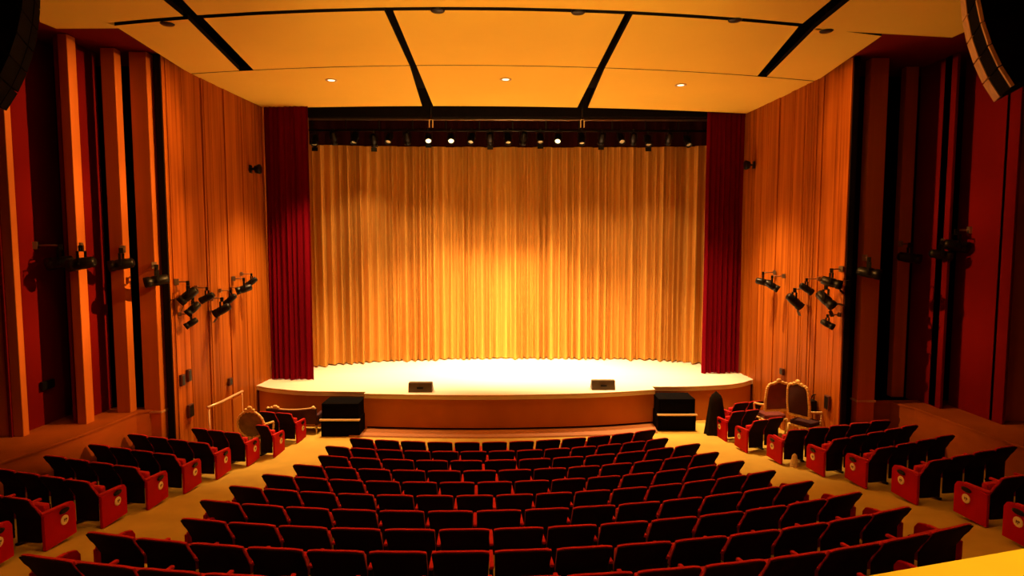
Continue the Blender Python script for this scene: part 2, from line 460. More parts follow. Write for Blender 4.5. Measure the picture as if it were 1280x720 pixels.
# ------------------------------------------------------------------ theatre seats
SH = .76                                   # seat back height
LEAN = .17
def arc_pts(w, y, dy, n=6): return [(-w / 2 + w * i / n, y + dy * (1 - (2 * i / n - 1) ** 2)) for i in range(n + 1)]
def back_profile(z):                        # y of the rear face at height z (local, forward = +y)
    return 0 if z < .44 else -LEAN * (z - .44) / (SH - .44)
def seat_meshes():
    D = {}
    # dark rear shell: vertical below the arm, leaning above, narrowing slightly downwards
    def sheet(zs, wfun, yoff, th, dy=-.025, n=8, topround=True):
        rows = []
        for z in zs:
            w = wfun(z)
            rows.append([(-w / 2 + w * i / n, back_profile(z) + yoff + dy * (1 - (2 * i / n - 1) ** 2),
                          z - (.022 * abs(2 * i / n - 1) ** 4 if (topround and z > SH - .12) else 0)) for i in range(n + 1)])
        b = MB(); b.grid(rows, thick=(0, th, 0), smooth=False); return b
    wf = lambda z: .525 if z < .43 else .530 + .026 * max(0, min(1, (z - .44) / (SH - .44)))
    D['back_shell'] = sheet([.10, .30, .44, .50, .58, .66, .72, SH - .012], wf, 0, .022).mesh('back_shell', M['shell'], bevel=.005, seg=1)
    D['backrest'] = sheet([.36, .44, .50, .58, .66, .72, SH + .001], wf, .024, .038).mesh('backrest', M['seatred'], bevel=.010, seg=2)
    # flipped-up seat cushion
    b = MB()
    b.box(-.225, .225, 0, .085, 0, .27, T(0, .105, .30) @ RX(radians(5)))
    D['seat_cushion'] = b.mesh('seat_cushion', M['seatred'], bevel=.03, seg=2)
    b = MB(); b.box(-.215, .215, -.016, 0, .02, .25, T(0, .205, .31) @ RX(radians(5)))
    D['seat_pan'] = b.mesh('seat_pan', M['shell'], bevel=.006, seg=1)
    b = MB(); b.box(-.024, .024, -.01, .36, .475, .51)
    D['armrest'] = b.mesh('armrest', M['seatred'], bevel=.014, seg=2)
    b = MB(); b.box(-.016, .016, .03, .27, .03, .475); b.box(-.024, .024, .0, .32, 0, .03)
    D['standard'] = b.mesh('standard', M['iron'], bevel=.006, seg=1)
    # aisle end panel, pivot at its rear lower outer corner
    b = MB()
    prof = [(0, 0), (.54, 0), (.54, .40), (.50, .465), (.42, .485), (0, .47)]
    b.prism([(p[0], p[1]) for p in prof], -.022, .022, Matrix(((0, 0, 1, 0), (1, 0, 0, 0), (0, 1, 0, 0), (0, 0, 0, 1))))
    D['end_panel'] = b.mesh('end_panel', M['panelred'], bevel=.008)
    b = MB(); b.lathe([(.066, 0), (.066, .008), (.060, .011)], RY(pi / 2), n=16)
    D['number_plate'] = b.mesh('number_plate', M['plate'])
    b = MB()
    for (y, z, h, w) in ((-.020, -.018, .04, .008), (.004, -.026, .050, .008), (.022, -.006, .026, .008)):
        b.box(.0115, .0145, y, y + w, z, z + h)
    b.box(.0115, .0145, -.018, .022, .004, .012)
    D['plate_mark'] = b.mesh('plate_mark', M['ink'])
    b = MB(); b.lathe([(.052, 0), (.060, .012), (.040, .022)], Matrix.Diagonal((1, 1.5, .62, 1)) @ RY(pi / 2), n=14)
    D['aisle_lamp'] = b.mesh('aisle_lamp', M['can'])
    return D
SM = seat_meshes()
def make_seat(x, y, rz, pitch, label, group, arms='L', panels=(), plate=True, prz=None):
    z = floorz(x, y)
    t = empty('theatre_seat', (x, y, z), rz)
    tag(t, label, 'theatre seat', group)
    sx = pitch / .60
    def P(name, px=0, scale=True, parent=t, **k):
        o = link(name, SM[name], parent, (px, 0, 0)); 
        if scale: o.scale = (sx, 1, 1)
        return o
    P('back_shell'); P('backrest'); P('seat_cushion'); P('seat_pan')
    if 'L' in arms:
        P('armrest', -pitch / 2, False)
        if 'L' not in panels: P('standard', -pitch / 2, False)
    if 'R' in arms:
        P('armrest', pitch / 2, False)
        if 'R' not in panels: P('standard', pitch / 2, False)
    for sd in panels:
        s = -1 if sd == 'L' else 1
        o = link('end_panel', SM['end_panel'], t, (s * (pitch / 2 + .030), -.01, 0))
        if prz is not None: o.rotation_euler = (0, 0, prz - rz)
        if plate:
            q = link('number_plate', SM['number_plate'], o, (s * .022, .33, .275)); 
            if s < 0: q.rotation_euler = (0, 0, pi)
            q['label'] = 'cream round number plate'
            m_ = link('aisle_lamp', SM['aisle_lamp'], o, (s * .022, .33, .405))
            if s < 0: m_.rotation_euler = (0, 0, pi)
    return t
# depth is limited to thing > part > sub-part: fuse the marks into the plate mesh
def fuse_plate():
    b = MB()
    pl = SM['number_plate']; mk = SM['plate_mark']
    me = bpy.data.meshes.new('number_plate')
    vs = [tuple(v.co) for v in pl.vertices] + [tuple(v.co) for v in mk.vertices]
    n = len(pl.vertices)
    fs = [tuple(p.vertices) for p in pl.polygons] + [tuple(i + n for i in p.vertices) for p in mk.polygons]
    me.from_pydata(vs, [], fs); me.materials.append(M['plate']); me.materials.append(M['ink'])
    for i, p in enumerate(me.polygons): p.material_index = 0 if i < len(pl.polygons) else 1
    me.update(); SM['number_plate'] = me
fuse_plate()
ORD = ['first', 'second', 'third', 'fourth', 'fifth', 'sixth', 'seventh', 'eighth', 'ninth', 'tenth', 'eleventh', 'twelfth', 'thirteenth', 'fourteenth', 'fifteenth']
# centre block: rows (start angle deg, pitch, seats)
START = [-13.662, -14.295, -12.818, -13.003, -13.324, -13.399, -12.89, -11.582, -13.715, -13.661]
PITCH = [.548, .533, .608, .584, .572, .561, .622, .632, .651, .676]
COUNT = [12, 13, 12, 13, 14, 15, 14, 14, 15, 15]
for i in range(10):
    Rt = R0 + DR * i; Ro = Rt - LEAN
    da = PITCH[i] / Rt
    for k in range(COUNT[i]):
        a = radians(START[i]) + (k + .5) * da
        x = XC + Ro * sin(a); y = YC - Ro * cos(a)
        n = COUNT[i]
        row = ORD[i] + ' row from stage'
        if i == 9: row = 'rearmost full row'
        if k < n / 2: side = ORD[k] + ' seat from the left aisle'
        else: side = ORD[n - 1 - k] + ' seat from the right aisle'
        lab = 'dark-backed red theatre seat, centre block, %s, %s' % (row, side)
        make_seat(x, y, a, PITCH[i] * Ro / Rt, lab, 'theatre seats of the centre block', 'LR' if k == n - 1 else 'L',
                  panels=(('L',) if k == 0 else ()) + (('R',) if k == n - 1 else ()), plate=False)
# one short row behind it
Rt = R0 + DR * 10; Ro = Rt - LEAN
for k in range(2):
    a = radians(17.0) - (k + .5) * .62 / Rt
    make_seat(XC + Ro * sin(a), YC - Ro * cos(a), a, .62, 'red theatre seat behind the rearmost full centre row, %s' % ('beside the yellow rail' if k == 0 else 'inner one of two'),
              'theatre seats of the centre block', 'LR' if k == 0 else 'L', panels=('R',) if k == 0 else (), plate=False)
# side blocks: (rear lower corner of the aisle end panel, seats, pitch)
LEFT = [((-5.05, 14.02), 2, .44, 14), ((-5.22, 13.08), 1, .32, 14), ((-5.50, 12.36), 3, .40, 14), ((-5.65, 11.36), 4, .47, 14), ((-5.75, 10.40), 4, .47, 14),
        ((-5.84, 9.48), 4, .47, 14), ((-5.96, 8.58), 4, .46, 14), ((-6.08, 7.66), 4, .46, 14), ((-6.2, 6.75), 4, .47, 14)]
RIGHT = [((5.42, 14.92), 2, .45, 19), ((5.08, 14.15), 2, .40, 19), ((5.18, 13.14), 2, .42, 19), ((5.46, 12.06), 5, .45, 7), ((5.81, 11.06), 5, .43, 19), ((6.09, 10.20), 4, .47, 19),
         ((6.32, 9.23), 4, .47, 17), ((6.54, 8.13), 4, .47, 15), ((6.42, 7.10), 4, .49, 15)]
def side_block(data, s, name):
    nrow = len(data)
    for i, ((px, py), n, pitch, turn) in enumerate(data):
        rz = s * radians(turn)      # facing slightly towards the centre
        prz = radians(-2) if s < 0 else radians(7)
        # along the row, away from the aisle
        d = Vector((s * cos(rz), s * sin(rz)))
        for k in range(n):
            c = Vector((px, py)) + d * (.045 + pitch * (k + .5))
            if k == 0: pos = 'on the aisle'
            elif k == n - 1: pos = 'outermost seat towards the wall'
            else: pos = '%s seat from the aisle' % ORD[k]
            row = ORD[i] + ' row from stage'
            lab = 'dark-backed red theatre seat, %s block, %s, %s' % (name, row, pos)
            arms = 'R' if s < 0 else 'L'
            if k == n - 1: arms = 'LR'
            pan = (('R',) if s < 0 else ('L',)) if k == 0 else ()
            make_seat(c.x, c.y, rz, pitch, lab, 'theatre seats of the %s block' % name, arms, panels=pan, prz=prz)
side_block(LEFT, -1, 'left')
side_block(RIGHT, 1, 'right')

# ------------------------------------------------------------------ spotlights on walls and batten
def can_meshes():
    D = {}
    b = MB(); b.lathe([(.05, -.20), (.085, -.17), (.095, -.02), (.095, .06), (.085, .10), (.098, .11), (.098, .20), (.088, .20), (.086, .13)], n=18)
    D['can_body'] = b.mesh('can_body', M['can'])
    b = MB(); b.lathe([(.0, .150), (.05, .158), (.084, .145), (.084, .140), (.0, .140)], n=18)
    D['lens_off'] = b.mesh('lens', M['lens2']); 
    c = MB(); c.lathe([(.0, .150), (.05, .158), (.084, .145), (.084, .140), (.0, .140)], n=18)
    D['lens_on'] = c.mesh('lens', M['lens'])
    b = MB(); b.box(-.125, -.115, -.02, .02, -.02, .20); b.box(.115, .125, -.02, .02, -.02, .20); b.box(-.125, .125, -.02, .02, .19, .20)
    b.tube([(-.14, 0, 0), (.14, 0, 0)], .012, 8)
    D['yoke'] = b.mesh('yoke', M['can'])
    b = MB(); b.box(-.025, .025, -.03, .03, .20, .29); b.tube([(-.05, 0, .23), (.05, 0, .23)], .012, 6)
    D['clamp'] = b.mesh('clamp', M['can'])
    b = MB()
    for s in (-1, 1):
        b = MB(); b.box(-.09, .09, -.002, .002, 0, .12, T(0, s * .098, .2) @ RX(-s * radians(25)))
        D['barn_door%d' % s] = b.mesh('barn_door', M['can'])
    return D
CM = can_meshes()
def spotlight(loc, rz, tilt, label, group, lit=False, arm=None, sc=1.0, barn=False, power=None):
    """origin at the pivot of the can; tilt: 0 = straight down, rotated about the yoke axis; rz turns the whole"""
    t = empty('stage_spotlight', loc, rz); t.scale = (sc, sc, sc)
    tag(t, label, 'stage light', group)
    body = link('can_body', CM['can_body'], t); body.rotation_euler = (pi - tilt, 0, 0)
    l = link('lens', CM['lens_on' if lit else 'lens_off'], body)
    if lit: l['label'] = 'glowing lens'
    if barn:
        for q in (-1, 1): link('barn_door', CM['barn_door%d' % q], body)
    link('yoke', CM['yoke'], t); link('clamp', CM['clamp'], t)
    if arm is not None:
        # bracket from the clamp to the wall, given in world coordinates
        inv = (T(*loc) @ RZ(rz) @ Matrix.Diagonal((sc, sc, sc, 1))).inverted()
        e = inv @ Vector(arm)
        b = MB(); b.tube([(0, 0, .24), (0, 0, .27), (e.x, e.y, .27)], .014, 8)
        b.box(e.x - .04, e.x + .04, e.y - .04, e.y + .04, .21, .33)
        b.build('wall_bracket', M['steel'], t)
    return t
gl = 'spotlights bracketed to the left side wall'; gr = 'spotlights bracketed to the right side wall'
SPL = [((-6.38, 11.98, 3.68), 'black spotlight, uppermost of three stacked at the pier end of left wood wall', 1.05),
       ((-6.40, 12.14, 3.40), 'black spotlight, middle of three stacked at the pier end of left wood wall', .85),
       ((-6.42, 12.05, 3.12), 'small black spotlight, lowest of three stacked on left wood wall', .7),
       ((-6.40, 12.72, 3.57), 'lone black spotlight right of the stacked three on left wood wall', .8),
       ((-6.38, 13.36, 3.24), 'black spotlight, lower left of the close pair mid left wood wall', 1.0),
       ((-6.42, 13.78, 3.44), 'black spotlight, upper right of the close pair mid left wood wall', .75),
       ((-6.40, 14.48, 3.62), 'black spotlight, left one of the pair nearest the stage on left wood wall', .95),
       ((-6.42, 14.92, 3.76), 'black spotlight nearest the stage in the left wood wall group', .75)]
for (p, lab, sc) in SPL:
    q = -6.48 + (wxl(p[1] * 1.03) + 6.75); k = q / -6.40; p = (q, max(p[1] * k, 12.45), 4.71 + (p[2] - 4.71) * k)
    spotlight(p, radians(-60 + random.uniform(-25, 25)), radians(random.uniform(45, 80)), lab, gl, arm=(wxl(p[1]) + .03, p[1], 0), sc=sc, barn=sc > .9)
SPR = [((6.28, 15.24, 3.74), 'black spotlight nearest the stage in the right wood wall group', .9),
       ((6.34, 14.70, 3.68), 'black spotlight beside the one nearest the stage on right wood wall', .9),
       ((6.28, 13.51, 3.42), 'black spotlight, left lower one mid right wood wall', 1.05),
       ((6.36, 12.98, 3.74), 'small spotlight high between the two lower ones on right wood wall', .8),
       ((6.28, 12.16, 3.58), 'black spotlight lower right of the right wood wall group', 1.1),
       ((6.30, 11.98, 3.94), 'long black spotlight at the pier end of right wood wall', 1.0),
       ((6.36, 12.06, 3.10), 'small brown spotlight, lowest on right wood wall', .7)]
for (p, lab, sc) in SPR:
    k = (wxr(p[1]) - .33) / 6.30; p = (6.30 * k, max(p[1] * k, 12.3), 4.71 + (p[2] - 4.71) * k)
    spotlight(p, radians(60 + random.uniform(-25, 25)), radians(random.uniform(45, 80)), lab, gr, arm=(wxr(max(p[1], 12.65)) - .03, max(p[1], 12.65), 0), sc=sc, barn=sc > .95)
SPP = [((-8.30, 11.2, 4.36), -70, (-8.76, 11.2, 0), 'black spotlight in front of outermost dark red panel, left side', gl, 1.15),
       ((-7.85, 11.1, 4.34), -80, (-8.02, 11.3, 0), 'black spotlight bracketed to the outer narrow pier, left side', gl, 1.15),
       ((-7.60, 11.84, 4.30), -70, (-7.68, 12.02, 0), 'black spotlight bracketed to the middle pier, left side', gl, 1.1),
       ((-7.05, 12.05, 3.97), -50, (-7.22, 12.26, 0), 'black spotlight bracketed to the pier beside left wood wall', gl, 1.1),
       ((7.28, 12.4, 4.11), 50, (7.34, 12.66, 0), 'black spotlight bracketed to the pier beside right wood wall', gr, 1.1),
       ((8.45, 12.95, 4.40), 70, (8.45, 13.27, 0), 'black spotlight bracketed to the middle pier, right side', gr, 1.1),
       ((8.66, 12.3, 4.48), 70, (8.82, 12.45, 0), 'black spotlight bracketed to the outer narrow pier, right side', gr, 1.0),
       ((8.92, 12.25, 4.66), 80, (9.2, 12.25, 0), 'black spotlight in front of outermost dark red panel, right side', gr, 1.15)]
for (p, rz, arm, lab, g, sc) in SPP:
    spotlight(p, radians(rz), radians(80), lab, g, arm=arm, sc=sc)
# two round wall loudspeakers high on the wood walls
for s, (x, y, z) in ((1, (wxl(15.9) + .01, 15.9, 6.62)), (-1, (wxr(16.9) - .01, 16.9, 6.85))):
    t = empty('wall_loudspeaker', (x, y, z)); tag(t, 'small dark round loudspeaker high on the %s wood wall' % ('left' if s > 0 else 'right'), 'loudspeaker')
    b = MB(); b.lathe([(.02, 0), (.03, .10), (.10, .14), (.13, .24), (.12, .26), (.0, .24)], RY(s * pi / 2) @ RZ(0), n=18); b.build('speaker_body', M['can'], t)
    b = MB(); b.box(min(0, s * .03), max(0, s * .03), -.06, .06, -.10, .10); b.build('wall_mount', M['can'], t)

# lighting batten under the proscenium
t = empty('lighting_batten', (0, 17.95, 8.0)); tag(t, 'long dark lighting pipe with lower rail spanning the top of the stage', 'lighting batten')
b = MB(); b.tube([(-5.9, 0, .30), (6.0, .15, .30)], .035, 10); b.build('upper_pipe', M['steel'], t)
b = MB(); b.tube([(-5.9, 0, -.02), (6.0, .15, -.02)], .03, 10); b.build('lower_pipe', M['can'], t)
for i in range(13):
    x = -5.8 + i * .97; yy = .15 * (x + 5.9) / 11.9
    b = MB(); b.box(x - .015, x + .015, yy - .015, yy + .015, 0, .30); b.build('spacer', M['can'], t)
for x in (-5, -1.8, 1.8, 5):
    b = MB(); b.tube([(x, .08, .30), (x, .08, 3.6)], .006, 5); b.build('hanging_cable', M['can'], t)
bx = [398, 421, 447, 470, 489, 511, 537, 565, 590, 613, 635, 654, 675, 697, 726, 751, 775, 790, 808, 834, 857]
litpx = {537: 1, 565: 1, 697: 1}
for k, px in enumerate(bx):
    x = (px - 640) / 760 * 18.0
    yy = 17.95 + .15 * (x + 5.9) / 11.9
    lit = px in litpx
    if lit: lab = {537: 'glowing spotlight, left one of two close lit ones on the stage batten', 565: 'glowing spotlight, right one of two close lit ones on the stage batten', 697: 'glowing spotlight, the lone lit one right of centre on the stage batten'}[px]
    elif px < 537: lab = 'dark spotlight on stage batten, %s from its left end' % ORD[k]
    elif px > 697: lab = 'dark spotlight on stage batten, %s from its right end' % ORD[len(bx) - 1 - k]
    else: lab = 'dark spotlight on stage batten, %s between the lit ones' % ORD[k - 8]
    spotlight((x, yy, 7.76 - (.06 if k in (0, 3, 18, 20) else 0)), radians(random.uniform(-15, 15)) + (pi if (k % 2 and not lit) else 0), radians(52 if lit else random.uniform(25, 50)), lab, 'spotlights on the stage lighting batten', lit=lit, sc=.95, barn=k % 3 == 0)
# two hanging yokes near the ceiling gaps
for px, lab in ((540, 'pale hanging bracket below the left ceiling gap'), (727, 'pale hanging bracket below the right ceiling gap')):
    x = (px - 640) / 760 * 17.0
    t = empty('hanging_bracket', (x, 17.1, 8.36)); tag(t, lab, 'bracket')
    b = MB(); b.tube([(0, 0, 0.5), (0, 0, -.28)], .025, 8); b.build('drop_rod', M['can'], t)
    b = MB(); b.box(-.06, -.035, -.03, .03, -.46, -.24); b.box(.035, .06, -.03, .03, -.46, -.24); b.box(-.06, .06, -.03, .03, -.26, -.24); b.build('fork', M['brass'], t)

# ceiling downlights
for (x, y, lab) in ((-4.05, 13.94, 'left'), (-.14, 13.87, 'centre'), (3.90, 14.36, 'right')):
    t = empty('ceiling_downlight', (x, y, ZC)); tag(t, 'small glowing round downlight, %s one of three in the front ceiling panels' % lab, 'ceiling light', 'downlights in the front ceiling panels')
    b = MB(); b.lathe([(.085, .0), (.13, .0), (.135, -.012), (.085, -.016), (.078, 0)], n=24); b.build('trim_ring', M['nosing'], t)
    b = MB(); b.lathe([(.0, -.010), (.078, -.008), (.078, .0), (0, .0)], n=20); b.build('lamp', M['down'], t)
# dark spotlight heads peeping from the wide ceiling gap
for (px, py, lab) in ((205, 30, 'leftmost'), (547, 14, 'left of centre'), (723, 16, 'right of centre'), (917, 27, 'second from right'), (1040, 41, 'rightmost')):
    pass
for (x, y, lab) in ((-5.75, 10.44, 'far left'), (-1.17, 9.86, 'left of centre'), (1.05, 9.93, 'right of centre'), (3.66, 10.27, 'towards the right'), (5.42, 10.78, 'far right')):
    t = empty('gap_spotlight', (x, y, 8.40)); tag(t, 'dark round lamp head showing in the wide ceiling gap, %s' % lab, 'ceiling light', 'lamp heads in the wide ceiling gap')
    b = MB(); b.lathe([(.02, .22), (.08, .20), (.10, .02), (.115, -.04), (.10, -.055), (.0, -.06)], n=18); b.build('lamp_head', M['can'], t)
    b = MB(); b.tube([(0, 0, .2), (0, 0, .7)], .015, 6); b.build('stem', M['can'], t)

# ------------------------------------------------------------------ hanging loudspeaker arrays
def line_array(s, x0, y0, label):
    t = empty('loudspeaker_array', (x0, y0, 8.3 if s > 0 else 8.2)); tag(t, label, 'loudspeaker')
    # local: front faces -x*s ; build in a frame where front = -u, stack goes down
    yaw = radians(28)
    tilts = [0, 0, 3, 7, 12, 17, 22, 28]
    h = .255; dep = .62; w = .80
    px, pz = 0.0, 0.0
    for i, a in enumerate(tilts):
        a = radians(a)
        # box frame: origin top front edge
        Mx = RZ(-s * yaw if s > 0 else yaw) @ Matrix(((s, 0, 0, 0), (0, 1, 0, 0), (0, 0, 1, 0), (0, 0, 0, 1))) @ T(px, 0, pz) @ RY(-a)
        b = MB(); 
        pts = [(0.03, 0), (dep, -.03), (dep, -h + .03), (0.03, -h + .01)]
        b.prism([(p[0], p[1]) for p in pts], -w / 2, w / 2, Mx @ Matrix(((1, 0, 0, 0), (0, 0, 1, 0), (0, 1, 0, 0), (0, 0, 0, 1))))
        o = b.build('cabinet', M['spk'], t, bevel=.01)
        g = MB(); g.box(0, .03, w / 2 - .28, w / 2, -h + .012, -.006, Mx); g.build('grille_frame', M['grille'] if s > 0 else M['spk'], o)
        g = MB(); g.box(0, .03, -w / 2, -w / 2 + .05, -h + .012, -.006, Mx); g.build('grille_frame', M['grille'] if s > 0 else M['spk'], o)
        g = MB(); g.box(.008, .03, -w / 2 + .05, w / 2 - .28, -h + .012, -.006, Mx); g.build('grille_cloth', M['spk'], o)
        px += sin(a) * h; pz -= cos(a) * h
    b = MB(); b.box(.02, .6, -.36, .36, .0, .05, RZ(-s * yaw if s > 0 else yaw) @ Matrix(((s, 0, 0, 0), (0, 1, 0, 0), (0, 0, 1, 0), (0, 0, 0, 1)))); b.build('flying_frame', M['can'], t)
    return t
line_array(1, 5.05, 7.0, 'curved black hanging loudspeaker array with tan front edge, upper right')
line_array(-1, -5.33, 7.0, 'black hanging loudspeaker array in the upper left corner')

# ------------------------------------------------------------------ subwoofers and stage monitors
def sub(x0, x1, y, label, s):
    t = empty('subwoofer', ((x0 + x1) / 2, y, 0)); tag(t, label, 'loudspeaker', 'black subwoofers at the ends of the stage apron')
    w = x1 - x0
    b = MB(); b.box(-w / 2, w / 2, 0, .70, .0, .44); b.build('lower_cabinet', M['spk'], t, bevel=.012)
    b = MB(); b.box(-w / 2 + .02, w / 2 - .02, .02, .70, .44, .81); b.build('upper_cabinet', M['spk'], t, bevel=.012)
    b = MB(); b.box(-w / 2 - .02, w / 2 + .02, -.07, .03, .405, .44); o = b.build('shelf', M['brass'], t, bevel=.006); o['label'] = 'pale wooden shelf edge'
    b = MB(); b.box(-w / 2 + .06, w / 2 - .06, -.012, 0, .05, .36); b.build('lower_grille', M['spk'], t)
    b = MB(); b.box(-w / 2 + .08, w / 2 - .08, .008, .02, .48, .69); b.build('upper_grille', M['spk'], t)
sub(-4.66, -3.72, 14.54, 'black two-part subwoofer with pale shelf, left end of the stage apron', -1)
sub(3.66, 4.62, 14.98, 'black two-part subwoofer with pale shelf, right end of the stage apron', 1)
def monitor(x, y, label):
    t = empty('stage_monitor', (x, y, SZ + .001)); tag(t, label, 'stage monitor', 'stage monitors on the stage edge')
    w = .60
    b = MB(); b.prism([(0, 0), (.36, 0), (.20, .24), (.04, .24)], -w / 2, w / 2, Matrix(((0, 0, 1, 0), (1, 0, 0, 0), (0, 1, 0, 0), (0, 0, 0, 1)))); b.build('cabinet', M['box2'], t, bevel=.01)
    b = MB(); b.prism([(.352, .03), (.36, .03), (.225, .22), (.215, .22)], -w / 2 + .03, w / 2 - .03, Matrix(((0, 0, 1, 0), (1, 0, 0, 0), (0, 1, 0, 0), (0, 0, 0, 1)))); b.build('grille', M['can'], t)
    b = MB(); b.box(-.08, .08, -.006, 0, .09, .14); b.build('handle', M['can'], t)
M['box2'] = mat('dark_olive_monitor_cabinet', (.075, .045, .012), .6, var=.1)
monitor(-2.33, 15.17, 'low dark stage monitor on the stage edge, left of centre')
monitor(2.36, 15.42, 'low dark stage monitor on the stage edge, right of centre')

# ------------------------------------------------------------------ antique furniture stored at the sides
def carve(b, path, r, bead=.05):
    """carved moulding: tube with beads along it"""
    b.tube(path, r, 8)
    path = [Vector(p) for p in path]
    acc = 0
    for p, q in zip(path, path[1:]):
        L = (q - p).length; n = max(1, int(L / bead))
        for i in range(n):
            c = p.lerp(q, (i + .5) / n); b.ball(c, r * 1.35, 5)
def throne(loc, rz, label, up='burg', H=1.45, round_=False, seat_h=.55, gw=1.0):
    t = empty('antique_armchair', loc, rz); tag(t, label, 'armchair')
    w = .27 * gw
    # frame outline of the back in x,z
    zb = seat_h + .16
    if round_:
        cz = H - .37; R = .31
        out = [(R * cos(a), cz + R * sin(a)) for a in [radians(-90 + i * 18) for i in range(21)]]
    else:
        out = [(-w, zb), (-w * 1.06, zb + .25), (-w * .98, H - .16), (-w * .8, H - .07), (-w * .35, H - .05), (0, H), (w * .35, H - .05), (w * .8, H - .07), (w * .98, H - .16), (w * 1.06, zb + .25), (w, zb), (-w, zb)]
    lean = lambda z: .10 * max(0, (z - seat_h)) * -1
    fr = MB(); carve(fr, [(x, lean(z), z) for x, z in out], .026)
    fr.ball((0, lean(H), H + .01), .055, 7, (1.2, .6, 1)); fr.ball((.09, lean(H), H - .03), .035, 6); fr.ball((-.09, lean(H), H - .03), .035, 6)
    f = fr.build('back_frame', M['gilt'], t); f['label'] = 'carved gilt back frame with crest'
    b = MB()
    o2 = out[:-1]
    cx = 0; cz_ = sum(p[1] for p in o2) / len(o2)
    ring = [(x * .93, lean(z) + .012, cz_ + (z - cz_) * .93) for x, z in o2]; mid = [(x * .55, lean(z) + .055, cz_ + (z - cz_) * .55) for x, z in o2]
    n = len(o2); vs = ring + mid + [(0, lean(cz_) + .06, cz_)]
    fs = [(i, (i + 1) % n, n + (i + 1) % n, n + i) for i in range(n)] + [(n + i, n + (i + 1) % n, 2 * n) for i in range(n)]
    b.add(vs, fs, True)
    vs2 = [(x, y * 1 - 2 * (y - lean(z)) , z) for (x, y, z) in vs]; b.add(vs2, [f_[::-1] for f_ in fs], True)
    b.build('back_upholstery', M[up], t)
    b = MB(); b.box(-w, w, .02, .48, seat_h - .07, seat_h + .03); b.build('seat', M[up], t, bevel=.03)
    b = MB()
    for s in (-1, 1): carve(b, [(s * w, .0, seat_h - .08), (s * w, .50, seat_h - .08)], .02)
    carve(b, [(-w, .50, seat_h - .08), (w, .50, seat_h - .08)], .02); carve(b, [(-w, .0, seat_h - .08), (w, .0, seat_h - .08)], .02); b.build('seat_rail', M['gilt'], t)
    for s in (-1, 1):
        b = MB(); carve(b, [(s * w, lean(seat_h + .3), seat_h + .30), (s * (w + .03), .20, seat_h + .26), (s * (w + .04), .40, seat_h + .24), (s * (w + .02), .43, seat_h + .12), (s * w, .40, seat_h - .05)], .02)
        b.build('arm', M['gilt'], t)
        for yy in (.02, .47):
            b = MB(); b.tube([(s * w, yy, seat_h - .07), (s * (w + .03), yy, seat_h * .6), (s * (w - .01), yy, seat_h * .25), (s * (w + .02), yy, .03), (s * (w + .03), yy, 0)], [.035, .030, .020, .022, .028], 8); b.build('leg', M['gilt'], t)
    return t
throne((-5.86, 13.42, floorz(-5.86, 13.42)), radians(-6), 'round-backed antique armchair, olive upholstery in carved gilt frame, among left seats', 'olive', H=1.02, round_=True, seat_h=.36)
throne((6.25, 14.15, floorz(6.25, 14.15)), radians(8), 'tall carved gilt armchair with burgundy back panel facing out, right side', 'burg', H=1.42, seat_h=.55, gw=1.05)
throne((6.36, 13.22, floorz(6.36, 13.22)), radians(-58), 'darker gilt armchair turned sideways in front of the burgundy one', 'darkburg', H=1.50, seat_h=.58, gw=.9)
# settee
t = empty('antique_settee', (-5.45, 14.74, 0), radians(-2)); tag(t, 'camel-backed antique settee, plum upholstery with gilt crest, beside left end of stage', 'settee')
w = .62
def camel(x): return .60 + .07 * abs(x / w) ** 2 - (.0 if abs(x) < .5 else .03 * ((abs(x) - .5) / .12))
xs = [-w + 2 * w * i / 16 for i in range(17)]
b = MB(); b.grid([[(x, .0, .26) for x in xs], [(x, -.01, .45) for x in xs], [(x, -.03, camel(x)) for x in xs]], thick=(0, .09, 0)); b.build('backrest', M['darkburg'], t, bevel=.01)
b = MB(); b.tube([(x, .01, camel(x) + .01) for x in xs], .018, 6)
b.ball((-.40, .01, camel(-.4) + .05), .05, 6, (1.3, .6, 1)); b.ball((-.50, .01, camel(-.4) + .03), .035, 6); b.ball((-.58, .01, camel(-.5)), .04, 6); b.ball((-.33, .01, camel(-.4) + .03), .035, 6); b.ball((.55, .01, camel(.5) + .02), .045, 6)
o = b.build('carved_crest', M['gilt'], t); 
b = MB(); b.box(-w + .04, w - .04, .08, .50, .22, .34); b.build('seat', M['darkburg'], t, bevel=.03)
for s in (-1, 1):
    b = MB(); b.box(s * w - .05, s * w + .05, .02, .48, .22, .48); b.build('arm', M['darkburg'], t, bevel=.03)
    for yy in (.06, .46):
        b = MB(); b.tube([(s * (w - .04), yy, .22), (s * (w - .01), yy, .10), (s * (w - .03), yy, 0)], [.03, .02, .024], 8); b.build('leg', M['gilt'], t)

# draped black cloth by the right front seats
def drape(loc, R, H, label, seed, m='coat', name='draped_coat'):
    rnd = random.Random(seed); b = MB(); rows = []
    n = 28; m_ = 12
    ph = [rnd.uniform(0, 6.28) for _ in range(4)]
    for j in range(m_ + 1):
        t = j / m_; z = H * (1 - t)
        rr = R * min(1, (t / .14) ** .5) * (.50 + .50 * t) if j else .01
        row = []
        for i in range(n + 1):
            a = 2 * pi * (i % n) / n
            k = 1 + t * (.14 * sin(5 * a + ph[0]) + .10 * sin(8 * a + ph[1])) + .12 * sin(2 * a + ph[2])
            row.append((rr * k * cos(a) * .95, rr * k * sin(a) * .7, max(z + .03 * sin(3 * a + ph[3]) * t * (1 - t), 0.0)))
        rows.append(row)
    b.grid(rows)
    o = b.build(name, M[m], None, loc=loc)
    return tag(o, label, 'coat')
drape((5.02, 14.72, 0), .25, 1.08, 'black coat heaped over a stand beside the stage-side right seats', 3)
